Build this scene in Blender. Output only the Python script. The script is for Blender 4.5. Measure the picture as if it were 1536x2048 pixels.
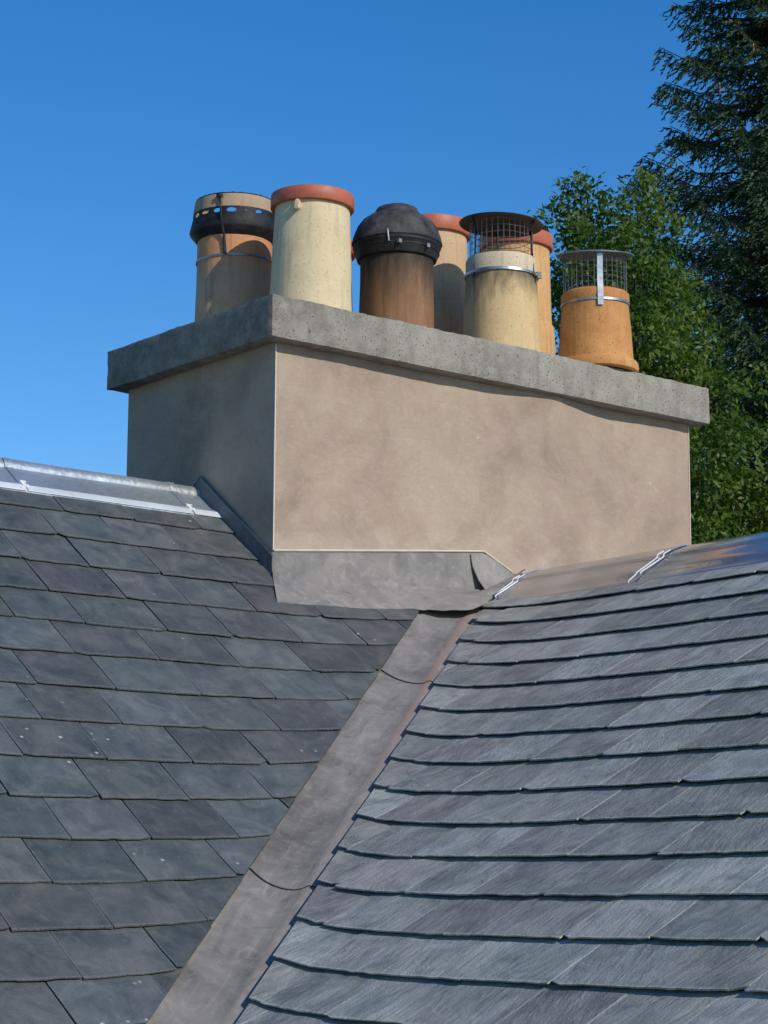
import bpy, bmesh, math, random
import numpy as np
from mathutils import Vector, Matrix, noise

random.seed(7)
RNG = np.random.default_rng(11)
scene = bpy.context.scene
for o in list(bpy.data.objects):
    bpy.data.objects.remove(o)
COL = scene.collection

# ------------------------------------------------------------------ camera
CAM = Vector((-5.0546, -6.9416, -2.222))
YAW, PITCH, ROLL, FPX = 0.6786, 0.1794, 0.0051, 4568.4
_F = Vector((math.sin(YAW)*math.cos(PITCH), math.cos(YAW)*math.cos(PITCH), math.sin(PITCH)))
_R0 = Vector((math.cos(YAW), -math.sin(YAW), 0)); _U0 = _R0.cross(_F)
_R = _R0*math.cos(ROLL) + _U0*math.sin(ROLL)
_U = -_R0*math.sin(ROLL) + _U0*math.cos(ROLL)
cd = bpy.data.cameras.new('camera'); cam = bpy.data.objects.new('camera', cd); COL.objects.link(cam)
cam.matrix_world = Matrix(((_R.x, _U.x, -_F.x, CAM.x), (_R.y, _U.y, -_F.y, CAM.y), (_R.z, _U.z, -_F.z, CAM.z), (0, 0, 0, 1)))
cd.sensor_fit = 'VERTICAL'; cd.sensor_height = 24.0; cd.lens = 24.0*FPX/2048
cd.clip_start = 0.05; cd.clip_end = 3000
scene.camera = cam

# ------------------------------------------------------------------ light
SUN = Vector((0.06, -1.0, 0.61)).normalized()
EL = math.asin(SUN.z); AZ = math.atan2(SUN.x, SUN.y)
w = bpy.data.worlds.new('World'); scene.world = w; w.use_nodes = True
wn = w.node_tree.nodes; wl = w.node_tree.links
sky = wn.new('ShaderNodeTexSky'); sky.sky_type = 'NISHITA'; sky.sun_disc = False
sky.sun_elevation = EL; sky.sun_rotation = AZ; sky.altitude = 200; sky.air_density = 1.0
sky.dust_density = 0.1; sky.ozone_density = 3.0
hs_ = wn.new('ShaderNodeHueSaturation'); hs_.inputs['Hue'].default_value = 0.506; hs_.inputs['Saturation'].default_value = 1.37; hs_.inputs['Value'].default_value = 1.40
wl.new(sky.outputs[0], hs_.inputs['Color']); wl.new(hs_.outputs[0], wn['Background'].inputs[0]); wn['Background'].inputs[1].default_value = 0.1
sd = bpy.data.lights.new('sun', 'SUN'); sd.energy = 3.4; sd.angle = math.radians(0.5); sd.color = (1.0, 0.93, 0.83)
so = bpy.data.objects.new('sun', sd); COL.objects.link(so)
so.rotation_euler = SUN.to_track_quat('Z', 'Y').to_euler(); so.location = (0, -10, 12)
scene.view_settings.view_transform = 'Standard'; scene.view_settings.look = 'None'
scene.view_settings.exposure = 0.0; scene.view_settings.gamma = 1.0
scene.render.engine = 'CYCLES'

# ------------------------------------------------------------------ helpers
def tag(o, label=None, cat=None, group=None, kind=None):
    if label: o['label'] = label
    if cat: o['category'] = cat
    if group: o['group'] = group
    if kind: o['kind'] = kind
    return o

def empty(name, loc=(0, 0, 0)):
    o = bpy.data.objects.new(name, None); COL.objects.link(o); o.location = loc
    o.empty_display_size = 0.1
    return o

def link_mesh(name, me, mat, parent=None, smooth=None):
    if mat is not None: me.materials.append(mat)
    o = bpy.data.objects.new(name, me); COL.objects.link(o)
    if parent is not None:
        o.parent = parent
        o.matrix_parent_inverse = Matrix.Translation(-Vector(world_loc(parent)))
    if smooth is not None and len(me.polygons):
        me.polygons.foreach_set('use_smooth', [True]*len(me.polygons))
        me.set_sharp_from_angle(angle=math.radians(smooth))
    return o

def world_loc(o): return Vector(o.location)

class MB:
    def __init__(s): s.v = []; s.f = []
    def add(s, vs, fs):
        b = len(s.v); s.v += [tuple(q) for q in vs]; s.f += [tuple(b+i for i in f) for f in fs]
    def box(s, c, d, rot=None):
        hx, hy, hz = d[0]/2, d[1]/2, d[2]/2
        vs = [Vector((x, y, z)) for x in (-hx, hx) for y in (-hy, hy) for z in (-hz, hz)]
        if rot is not None: vs = [rot @ q for q in vs]
        vs = [q + Vector(c) for q in vs]
        s.add(vs, [(0, 1, 3, 2), (4, 6, 7, 5), (0, 4, 5, 1), (2, 3, 7, 6), (0, 2, 6, 4), (1, 5, 7, 3)])
    def tube(s, pts, r, n=6, closed=False):
        pts = [Vector(q) for q in pts]; m = len(pts); vs = []; fs = []
        for i, q in enumerate(pts):
            if closed: t = pts[(i+1) % m]-pts[i-1]
            else: t = pts[min(i+1, m-1)]-pts[max(i-1, 0)]
            t.normalize()
            a = t.cross(Vector((0, 0, 1)))
            if a.length < 0.05: a = t.cross(Vector((1, 0, 0)))
            a.normalize(); b = t.cross(a)
            rr = r[i] if isinstance(r, (list, tuple)) else r
            for k in range(n):
                an = 2*math.pi*k/n
                vs.append(q + a*math.cos(an)*rr + b*math.sin(an)*rr)
        for i in range(m if closed else m-1):
            j = (i+1) % m
            for k in range(n):
                k2 = (k+1) % n
                fs.append((i*n+k, i*n+k2, j*n+k2, j*n+k))
        if not closed:
            fs.append(tuple(range(n-1, -1, -1))); fs.append(tuple((m-1)*n+k for k in range(n)))
        s.add(vs, fs)
    def lathe(s, prof, n=48, c=(0, 0, 0), closed=True, wob=0.0, seed=0):
        vs = []; fs = []; m = len(prof)
        for (r, z) in prof:
            for k in range(n):
                an = 2*math.pi*k/n
                d = wob*noise.noise(Vector((math.cos(an)*1.5+seed, math.sin(an)*1.5, z*5))) if wob else 0
                vs.append((c[0]+(r+d)*math.cos(an), c[1]+(r+d)*math.sin(an), c[2]+z))
        for i in range(m if closed else m-1):
            j = (i+1) % m
            for k in range(n):
                k2 = (k+1) % n
                fs.append((i*n+k, i*n+k2, j*n+k2, j*n+k))
        s.add(vs, fs)
    def sheet(s, rows, th, nrm):
        """solid sheet from a grid of points, extruded by th against nrm"""
        m = len(rows); n = len(rows[0]); N = Vector(nrm)*th
        top = [Vector(q) for r in rows for q in r]; vs = top + [q-N for q in top]; o = m*n; fs = []
        for i in range(m-1):
            for j in range(n-1):
                a, b, c, d = i*n+j, i*n+j+1, (i+1)*n+j+1, (i+1)*n+j
                fs += [(a, b, c, d), (o+d, o+c, o+b, o+a)]
        bd = [j for j in range(n)] + [i*n+n-1 for i in range(1, m)] + [(m-1)*n+j for j in range(n-2, -1, -1)] + [i*n for i in range(m-2, 0, -1)]
        for a, b in zip(bd, bd[1:]+bd[:1]): fs.append((b, a, o+a, o+b))
        s.add(vs, fs)
    def build(s, name, mat, parent=None, smooth=None, fix=True):
        me = bpy.data.meshes.new(name); me.from_pydata(s.v, [], s.f)
        if fix:
            bm = bmesh.new(); bm.from_mesh(me); bmesh.ops.recalc_face_normals(bm, faces=bm.faces); bm.to_mesh(me); bm.free()
        me.update()
        return link_mesh(name, me, mat, parent, smooth)

# ---- material helper
class NT:
    def __init__(s, name):
        s.m = bpy.data.materials.new(name); s.m.use_nodes = True
        s.t = s.m.node_tree; s.n = s.t.nodes; s.b = s.n['Principled BSDF']
    def new(s, typ, **kw):
        nd = s.n.new(typ)
        for k, v in kw.items(): setattr(nd, k, v)
        return nd
    def L(s, a, b): s.t.links.new(a, b)
    def coord(s, which='Object', scale=(1, 1, 1), rot=(0, 0, 0)):
        tc = s.new('ShaderNodeTexCoord'); mp = s.new('ShaderNodeMapping')
        mp.inputs['Scale'].default_value = scale; mp.inputs['Rotation'].default_value = rot
        s.L(tc.outputs[which], mp.inputs[0]); return mp.outputs[0]
    def noise(s, vec, scale, detail=4, rough=0.55, dist=0.0):
        nd = s.new('ShaderNodeTexNoise'); nd.inputs['Scale'].default_value = scale
        nd.inputs['Detail'].default_value = detail; nd.inputs['Roughness'].default_value = rough
        nd.inputs['Distortion'].default_value = dist
        s.L(vec, nd.inputs['Vector']); return nd.outputs['Fac']
    def voro(s, vec, scale, feature='F1'):
        nd = s.new('ShaderNodeTexVoronoi'); nd.feature = feature; nd.inputs['Scale'].default_value = scale
        s.L(vec, nd.inputs['Vector']); return nd
    def ramp(s, fac, stops):
        nd = s.new('ShaderNodeValToRGB'); cr = nd.color_ramp
        while len(cr.elements) < len(stops): cr.elements.new(0.5)
        for e, (p, c) in zip(cr.elements, stops):
            e.position = p; e.color = (c, c, c, 1) if isinstance(c, (int, float)) else (*c, 1)
        s.L(fac, nd.inputs[0]); return nd.outputs[0]
    def mix(s, fac, a, b, mode='MIX'):
        nd = s.new('ShaderNodeMix'); nd.data_type = 'RGBA'; nd.blend_type = mode
        for val, i in ((fac, 0), (a, 6), (b, 7)):
            if hasattr(val, 'links') or isinstance(val, bpy.types.NodeSocket): s.L(val, nd.inputs[i])
            else: nd.inputs[i].default_value = val if i == 0 else (*val, 1)
        return nd.outputs[2]
    def math(s, op, a, b=None, c=None):
        nd = s.new('ShaderNodeMath'); nd.operation = op
        for i, val in enumerate((a, b, c)):
            if val is None: continue
            if isinstance(val, bpy.types.NodeSocket): s.L(val, nd.inputs[i])
            else: nd.inputs[i].default_value = val
        return nd.outputs[0]
    def bump(s, h, strength=0.3, dist=0.01, prev=None):
        nd = s.new('ShaderNodeBump'); nd.inputs['Strength'].default_value = strength; nd.inputs['Distance'].default_value = dist
        s.L(h, nd.inputs['Height'])
        if prev is not None: s.L(prev, nd.inputs['Normal'])
        return nd.outputs[0]
    def done(s, color=None, rough=0.8, normal=None, metal=None, spec=None):
        if color is not None:
            if isinstance(color, bpy.types.NodeSocket): s.L(color, s.b.inputs['Base Color'])
            else: s.b.inputs['Base Color'].default_value = (*color, 1)
        if isinstance(rough, bpy.types.NodeSocket): s.L(rough, s.b.inputs['Roughness'])
        else: s.b.inputs['Roughness'].default_value = rough
        if normal is not None: s.L(normal, s.b.inputs['Normal'])
        if metal is not None: s.b.inputs['Metallic'].default_value = metal
        if spec is not None: s.b.inputs['Specular IOR Level'].default_value = spec
        return s.m

MAT = {}
def slate_mat(name, dark, mid, light, streak, bmp, rgh, sk, hv=0.55):
    t = NT(name); uv = t.coord('UV')
    geo = t.new('ShaderNodeNewGeometry'); oi = t.new('ShaderNodeObjectInfo')
    rnd = t.math('FRACT', t.math('ADD', geo.outputs['Random Per Island'], t.math('MULTIPLY', oi.outputs['Random'], 5.77)))
    # shift the pattern per slate
    off = t.new('ShaderNodeCombineXYZ'); t.L(t.math('MULTIPLY', rnd, 37.0), off.inputs[0]); t.L(t.math('MULTIPLY', rnd, 91.0), off.inputs[1])
    add = t.new('ShaderNodeVectorMath', operation='ADD'); t.L(uv, add.inputs[0]); t.L(off.outputs[0], add.inputs[1]); v = add.outputs[0]
    mp = t.new('ShaderNodeMapping'); mp.inputs['Scale'].default_value = (1.0, 0.2, 1); vr = t.new('ShaderNodeVectorRotate'); vr.rotation_type = 'Z_AXIS'; t.L(v, vr.inputs['Vector']); t.L(t.math('MULTIPLY', t.math('SUBTRACT', t.math('FRACT', t.math('MULTIPLY', rnd, 13.7)), 0.5), 0.7), vr.inputs['Angle'])
    t.L(vr.outputs[0], mp.inputs[0]); sv = mp.outputs[0]
    mott = t.noise(v, 8, 6, 0.65, 0.6); strk = t.noise(sv, 42, 5, 0.7, 0.3); fine = t.noise(v, 150, 3, 0.65); cloud = t.noise(v, 3.4, 4, 0.6, 0.9)
    col = t.ramp(mott, [(0.30, dark), (0.5, mid), (0.72, light)])
    # every slate its own tone: blue-grey, green-grey, heather, brown-grey
    r2 = t.math('FRACT', t.math('MULTIPLY', rnd, 7.31)); r3 = t.math('FRACT', t.math('MULTIPLY', rnd, 23.7))
    hue = t.new('ShaderNodeValToRGB'); hue.color_ramp.interpolation = 'CONSTANT'; els = hue.color_ramp.elements
    tints = [(1.0, 1.0, 1.0), (0.93, 1.03, 1.02), (1.10, 0.97, 1.03), (0.96, 1.0, 1.07), (1.03, 1.06, 1.0), (1.08, 1.02, 0.96), (0.94, 1.0, 0.99), (1.02, 0.98, 1.04)]
    while len(els) < len(tints): els.new(0.5)
    for k, (e, c) in enumerate(zip(els, tints)): e.position = k/len(tints); e.color = (*[1+(x-1)*hv for x in c], 1)
    t.L(r2, hue.inputs[0]); col = t.mix(1.0, col, hue.outputs[0], 'MULTIPLY')
    val = t.math('MULTIPLY_ADD', r3, 0.50, 0.76); cv = t.new('ShaderNodeCombineXYZ')
    for k in range(3): t.L(val, cv.inputs[k])
    col = t.mix(1.0, col, cv.outputs[0], 'MULTIPLY')
    col = t.mix(t.ramp(cloud, [(0.52, 0.0), (0.74, 0.5)]), col, tuple(x*y for x, y in zip(light, (1.15, 1.06, 0.98))))
    col = t.mix(t.ramp(cloud, [(0.24, 0.6), (0.42, 0.0)]), col, tuple(x*0.72 for x in dark))
    col = t.mix(t.ramp(strk, [(0.56, 0.0), (0.76, streak)]), col, tuple(min(0.5, x*1.75) for x in light))
    col = t.mix(t.ramp(strk, [(0.24, 0.6*sk), (0.42, 0.0)]), col, tuple(x*0.5 for x in dark))
    scuff = t.noise(sv, 95, 3, 0.6); sp_ = t.math('MULTIPLY', t.ramp(scuff, [(0.64, 0.0), (0.70, 1.0)]), t.ramp(t.noise(v, 6, 2), [(0.46, 0.0), (0.6, streak)]))
    col = t.mix(sp_, col, tuple(min(0.6, x*2.2) for x in light))
    # worn, paler arrises
    eu = t.new('ShaderNodeUVMap'); eu.uv_map = 'Edge'; es = t.new('ShaderNodeSeparateXYZ'); t.L(eu.outputs[0], es.inputs[0])
    side = t.math('MULTIPLY_ADD', t.math('MINIMUM', es.outputs[0], t.math('SUBTRACT', 1.0, es.outputs[0])), 0.3, 0.0045)
    ed = t.math('MINIMUM', side, es.outputs[1]); ed = t.math('MULTIPLY_ADD', t.math('SUBTRACT', mott, 0.62), 0.030, ed)
    worn = t.math('MULTIPLY', t.ramp(ed, [(0.0005, 1.0), (0.005, 0.0)]), t.ramp(fine, [(0.38, 0.0), (0.62, 0.55)]))
    col = t.mix(worn, col, tuple(x*1.6 for x in light))
    # droppings and lichen flecks, here and there
    vo = t.voro(uv, 24); patch = t.noise(uv, 1.7, 2, 0.5)
    fl = t.math('MULTIPLY', t.ramp(vo.outputs['Distance'], [(0.07, 1.0), (0.19, 0.0)]), t.ramp(patch, [(0.55, 0.0), (0.62, 1.0)]))
    pick = t.ramp(vo.outputs['Color'], [(0.58, 0.0), (0.66, 1.0)])
    col = t.mix(t.math('MULTIPLY', fl, pick), col, (0.50, 0.50, 0.47))
    h = t.math('ADD', t.math('MULTIPLY', strk, sk), t.math('ADD', t.math('MULTIPLY', mott, 0.9), t.math('MULTIPLY', fine, 0.3)))
    nb = t.bump(h, bmp, 0.008)
    rg = t.ramp(mott, [(0.3, rgh-0.06), (0.7, rgh+0.12)])
    return t.done(col, rg, nb, spec=0.4)
MAT['slate'] = slate_mat('welsh_slate', (0.050, 0.061, 0.064), (0.080, 0.092, 0.093), (0.130, 0.136, 0.131), 0.26, 0.8, 0.52, 0.5, 0.45)
MAT['slate_riven_lit'] = slate_mat('riven_slate_lit', (0.165, 0.176, 0.168), (0.272, 0.280, 0.258), (0.40, 0.398, 0.365), 0.45, 1.0, 0.55, 0.9, 0.3)  # same roof slate, colour raised to imitate the wing's brightness in grazing sun

def deck_mat():
    t = NT('roofing_felt'); v = t.coord('Object'); n = t.noise(v, 30, 3)
    return t.done(t.ramp(n, [(0.3, (0.012, 0.012, 0.013)), (0.7, (0.022, 0.022, 0.023))]), 0.95)
MAT['deck'] = deck_mat()

def render_mat():
    t = NT('sand_cement_render'); v = t.coord('Object')
    big = t.noise(v, 1.7, 5, 0.6, 0.7); mid = t.noise(v, 4.8, 5, 0.6, 1.0); fine = t.noise(v, 170, 3, 0.6)
    col = t.ramp(big, [(0.34, (0.275, 0.206, 0.152)), (0.46, (0.365, 0.273, 0.205)), (0.62, (0.42, 0.322, 0.238)), (0.75, (0.455, 0.355, 0.265))])
    col = t.mix(t.ramp(mid, [(0.50, 0.0), (0.74, 0.45)]), col, (0.48, 0.375, 0.295))
    col = t.mix(t.ramp(mid, [(0.28, 0.5), (0.44, 0.0)]), col, (0.27, 0.205, 0.155))
    g2 = t.noise(v, 52, 5, 0.75); col = t.mix(t.ramp(g2, [(0.36, 0.18), (0.48, 0.0)]), col, (0.27, 0.205, 0.16)); col = t.mix(t.ramp(g2, [(0.54, 0.0), (0.68, 0.20)]), col, (0.53, 0.42, 0.34))
    # trowel sweeps
    sc = t.coord('Object', (1, 1, 2.2), (0.3, 0.35, 0.4)); scr = t.noise(sc, 7, 6, 0.7, 2.6)
    col = t.mix(t.ramp(scr, [(0.585, 0.0), (0.60, 0.30), (0.64, 0.0)]), col, (0.56, 0.46, 0.37))
    col = t.mix(t.ramp(scr, [(0.36, 0.0), (0.38, 0.25), (0.42, 0.0)]), col, (0.24, 0.185, 0.14))
    # damp runs down from the cap and a limey tide at the foot
    pos = t.new('ShaderNodeSeparateXYZ'); t.L(v, pos.inputs[0])
    run = t.noise(t.coord('Object', (1, 1, 0.12)), 9, 4, 0.6, 0.3)
    rm = t.math('MULTIPLY', t.ramp(run, [(0.52, 0.0), (0.7, 0.35)]), t.ramp(t.math('ADD', pos.outputs[2], 1.0), [(0.55, 0.15), (0.95, 1.0)]))
    col = t.mix(rm, col, (0.30, 0.235, 0.185))
    tide = t.math('ADD', t.math('MULTIPLY', pos.outputs[2], -1.0), t.math('MULTIPLY', t.math('SUBTRACT', mid, 0.5), 0.5))
    col = t.mix(t.ramp(tide, [(0.62, 0.0), (0.80, 0.45)]), col, (0.52, 0.425, 0.335))
    vo = t.voro(v, 6); d = t.math('MULTIPLY', t.ramp(vo.outputs['Distance'], [(0.012, 0.7), (0.05, 0.0)]), t.ramp(vo.outputs['Color'], [(0.55, 0.0), (0.6, 1.0)]))
    col = t.mix(d, col, (0.58, 0.51, 0.42))
    h = t.math('ADD', t.math('MULTIPLY', mid, 1.0), t.math('ADD', t.math('MULTIPLY', fine, 0.07), t.math('MULTIPLY', scr, 0.5)))
    return t.done(col, 0.92, t.bump(h, 0.4, 0.012), spec=0.2)
MAT['render'] = render_mat()

def concrete_mat():
    t = NT('cast_concrete'); v = t.coord('Object')
    big = t.noise(v, 2.2, 4, 0.6); mid = t.noise(v, 16, 5, 0.65); fine = t.noise(v, 120, 4, 0.7)
    px_ = t.new('ShaderNodeSeparateXYZ'); t.L(v, px_.inputs[0])
    cap_tone = t.math('MULTIPLY_ADD', px_.outputs[0], 0.10, t.math('MULTIPLY', big, 0.8))  # darker at the left end of the slab, paler to the right
    col = t.ramp(cap_tone, [(0.30, (0.165, 0.150, 0.122)), (0.50, (0.26, 0.238, 0.192)), (0.72, (0.35, 0.325, 0.265))])
    col = t.mix(t.ramp(mid, [(0.4, 0.0), (0.72, 0.6)]), col, (0.42, 0.40, 0.345))
    col = t.mix(t.ramp(fine, [(0.26, 0.6), (0.42, 0.0)]), col, (0.13, 0.118, 0.098))
    strk = t.noise(t.coord('Object', (1, 1, 0.2)), 14, 5, 0.65, 0.4); col = t.mix(t.ramp(strk, [(0.5, 0.0), (0.7, 0.5)]), col, (0.15, 0.135, 0.11))
    col = t.mix(t.ramp(fine, [(0.58, 0.0), (0.72, 0.5)]), col, (0.48, 0.46, 0.41))
    wv = t.new('ShaderNodeVectorMath', operation='ADD'); t.L(v, wv.inputs[0]); t.L(t.math('MULTIPLY', mid, 0.05), wv.inputs[1])
    vo = t.voro(wv.outputs[0], 95); pit = t.ramp(vo.outputs['Distance'], [(0.10, 1.0), (0.30, 0.0)])
    pick = t.ramp(vo.outputs['Color'], [(0.61, 0.0), (0.71, 0.85)])
    pt = t.math('MULTIPLY', pit, pick)
    col = t.mix(pt, col, (0.055, 0.052, 0.047))
    h = t.math('SUBTRACT', t.math('ADD', t.math('MULTIPLY', mid, 0.4), t.math('MULTIPLY', fine, 0.45)), t.math('MULTIPLY', pt, 1.2))
    return t.done(col, 0.95, t.bump(h, 0.7, 0.01), spec=0.2)
MAT['concrete'] = concrete_mat()

def lead_mat(name, a, b, c, rough=0.55, along=None):
    t = NT(name); v = t.coord('Object'); big = t.noise(v, 3.2, 5, 0.6, 0.7)
    mid = t.noise(v, 14, 5, 0.65, 1.2); fine = t.noise(v, 90, 3, 0.6)
    col = t.ramp(big, [(0.3, a), (0.5, b), (0.72, c)])
    col = t.mix(t.ramp(mid, [(0.5, 0.0), (0.8, 0.6)]), col, tuple(x*1.45 for x in c))
    col = t.mix(t.ramp(mid, [(0.22, 0.65), (0.42, 0.0)]), col, tuple(x*0.55 for x in a))
    if along:
        # reddish line and pale band that run down the fold of the valley
        pos = t.new('ShaderNodeSeparateXYZ'); t.L(v, pos.inputs[0])
        d = t.math('SUBTRACT', pos.outputs[1], t.math('MULTIPLY_ADD', pos.outputs[0], along[0], along[1]))
        d = t.math('ADD', d, t.math('MULTIPLY', t.math('SUBTRACT', mid, 0.5), 0.035))
        line = t.ramp(t.math('ABSOLUTE', d), [(0.006, 1.0), (0.03, 0.0)])
        top = t.ramp(t.math('MULTIPLY_ADD', pos.outputs[2], 0.5, 1.3), [(0.40, 0.0), (0.55, 0.75)])
        col = t.mix(t.math('MULTIPLY', line, top), col, (0.27, 0.165, 0.13))
        pale = t.ramp(t.math('ABSOLUTE', t.math('ADD', d, 0.012)), [(0.01, 0.5), (0.05, 0.0)])
        col = t.mix(t.math('MULTIPLY', pale, t.ramp(fine, [(0.3, 0.2), (0.7, 0.9)])), col, (0.36, 0.30, 0.25))
    if along:
        rn = t.noise(t.coord('Object', (1, 1, 1)), 1, 1)
        mp2 = t.new('ShaderNodeMapping'); mp2.inputs['Rotation'].default_value = (0, 0, -0.651); tc2 = t.new('ShaderNodeTexCoord'); t.L(tc2.outputs['Object'], mp2.inputs[0])
        mp3 = t.new('ShaderNodeMapping'); mp3.inputs['Scale'].default_value = (0.14, 1.0, 0.14); t.L(mp2.outputs[0], mp3.inputs[0])
        rn = t.noise(mp3.outputs[0], 26, 6, 0.7, 0.8)
        col = t.mix(t.ramp(rn, [(0.54, 0.0), (0.72, 0.55)]), col, (0.36, 0.325, 0.285))
        col = t.mix(t.ramp(rn, [(0.26, 0.6), (0.44, 0.0)]), col, (0.085, 0.08, 0.08))
    wh = t.noise(t.coord('Object', (1, 1, 1), (0.7, 0.2, 0.5)), 20, 6, 0.8, 2.0)
    col = t.mix(t.ramp(wh, [(0.64, 0.0), (0.74, 0.22)]), col, (0.40, 0.39, 0.37))
    h = t.math('ADD', t.math('MULTIPLY', big, 1.0), t.math('ADD', t.math('MULTIPLY', mid, 0.5), t.math('MULTIPLY', fine, 0.06)))
    return t.done(col, t.ramp(mid, [(0.3, rough), (0.7, rough+0.2)]), t.bump(h, 0.4, 0.012), spec=0.4)
MAT['lead'] = lead_mat('weathered_lead', (0.145, 0.135, 0.122), (0.225, 0.208, 0.186), (0.30, 0.278, 0.245))
MAT['lead_valley'] = lead_mat('valley_lead', (0.115, 0.108, 0.10), (0.195, 0.180, 0.162), (0.265, 0.245, 0.218), 0.6, (0.7616, -0.835))
MAT['lead_shade'] = lead_mat('lead_in_shade', (0.10, 0.105, 0.11), (0.14, 0.145, 0.15), (0.18, 0.185, 0.19))  # same lead, darkened: shade on the side face is put into the colour

def metal_mat(name, col, r0, r1, bump=0.05, metal=1.0):
    t = NT(name); v = t.coord('Object'); n = t.noise(v, 4, 4, 0.6, 0.5); f = t.noise(v, 60, 3)
    c = t.ramp(n, [(0.3, tuple(x*0.78 for x in col)), (0.7, col)])
    sc_ = t.noise(t.coord('Object', (1, 1, 1), (0.2, 0.5, 0.8)), 38, 5, 0.75, 1.5); c = t.mix(t.ramp(sc_, [(0.60, 0.0), (0.72, 0.4)]), c, tuple(x*0.55 for x in col))
    return t.done(c, t.ramp(f, [(0.3, r0), (0.7, r1)]), t.bump(n, bump, 0.02), metal=metal)
MAT['bright_metal'] = metal_mat('bright_ridge_metal', (0.56, 0.58, 0.60), 0.12, 0.22, 0.10, 0.82)
MAT['zinc'] = metal_mat('galvanised_ridge_metal', (0.62, 0.67, 0.68), 0.27, 0.45, 0.15, 0.72)
MAT['foot_glint_strip'] = metal_mat('ridge_foot_glint', (0.80, 0.83, 0.84), 0.35, 0.5, 0.05, 0.25)  # paler than the ridge metal: the sun glint is painted into this colour
MAT['galv'] = metal_mat('galvanised_strap', (0.50, 0.52, 0.53), 0.32, 0.5)
MAT['wire'] = metal_mat('stainless_wire', (0.26, 0.25, 0.24), 0.4, 0.55, 0.05, 0.7)
MAT['dull_metal'] = metal_mat('dull_strap', (0.34, 0.33, 0.32), 0.4, 0.55)
MAT['hood_grey'] = metal_mat('grey_hood', (0.42, 0.44, 0.46), 0.4, 0.55)
def plain(name, col, rough=0.6, var=0.25, scale=20, bump=0.1, spec=0.5):
    t = NT(name); v = t.coord('Object'); n = t.noise(v, scale, 4, 0.6)
    c = t.ramp(n, [(0.3, tuple(x*(1-var) for x in col)), (0.7, tuple(min(1, x*(1+var)) for x in col))])
    return t.done(c, rough, t.bump(n, bump, 0.01), spec=spec)
MAT['bead'] = plain('render_bead', (0.62, 0.54, 0.43), 0.5, 0.1)
MAT['sealant'] = plain('white_sealant', (0.80, 0.80, 0.77), 0.45, 0.05)
MAT['soot'] = plain('sooty_metal', (0.017, 0.016, 0.018), 0.62, 0.7, 18, 0.5, 0.35)
MAT['dome'] = plain('dusty_sooty_dome', (0.050, 0.047, 0.046), 0.7, 0.9, 12, 0.9, 0.3)
MAT['soot_brown'] = plain('scorched_hood', (0.045, 0.036, 0.036), 0.5, 0.5, 10)
MAT['terracotta_ring'] = plain('terracotta_ring', (0.45, 0.125, 0.064), 0.5, 0.2, 9, 0.2, 0.4)
MAT['wall'] = plain('house_render', (0.52, 0.47, 0.40), 0.9, 0.1, 3)
MAT['mortar'] = plain('flaunching_mortar', (0.30, 0.28, 0.25), 0.95, 0.3, 30, 0.4)

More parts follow.
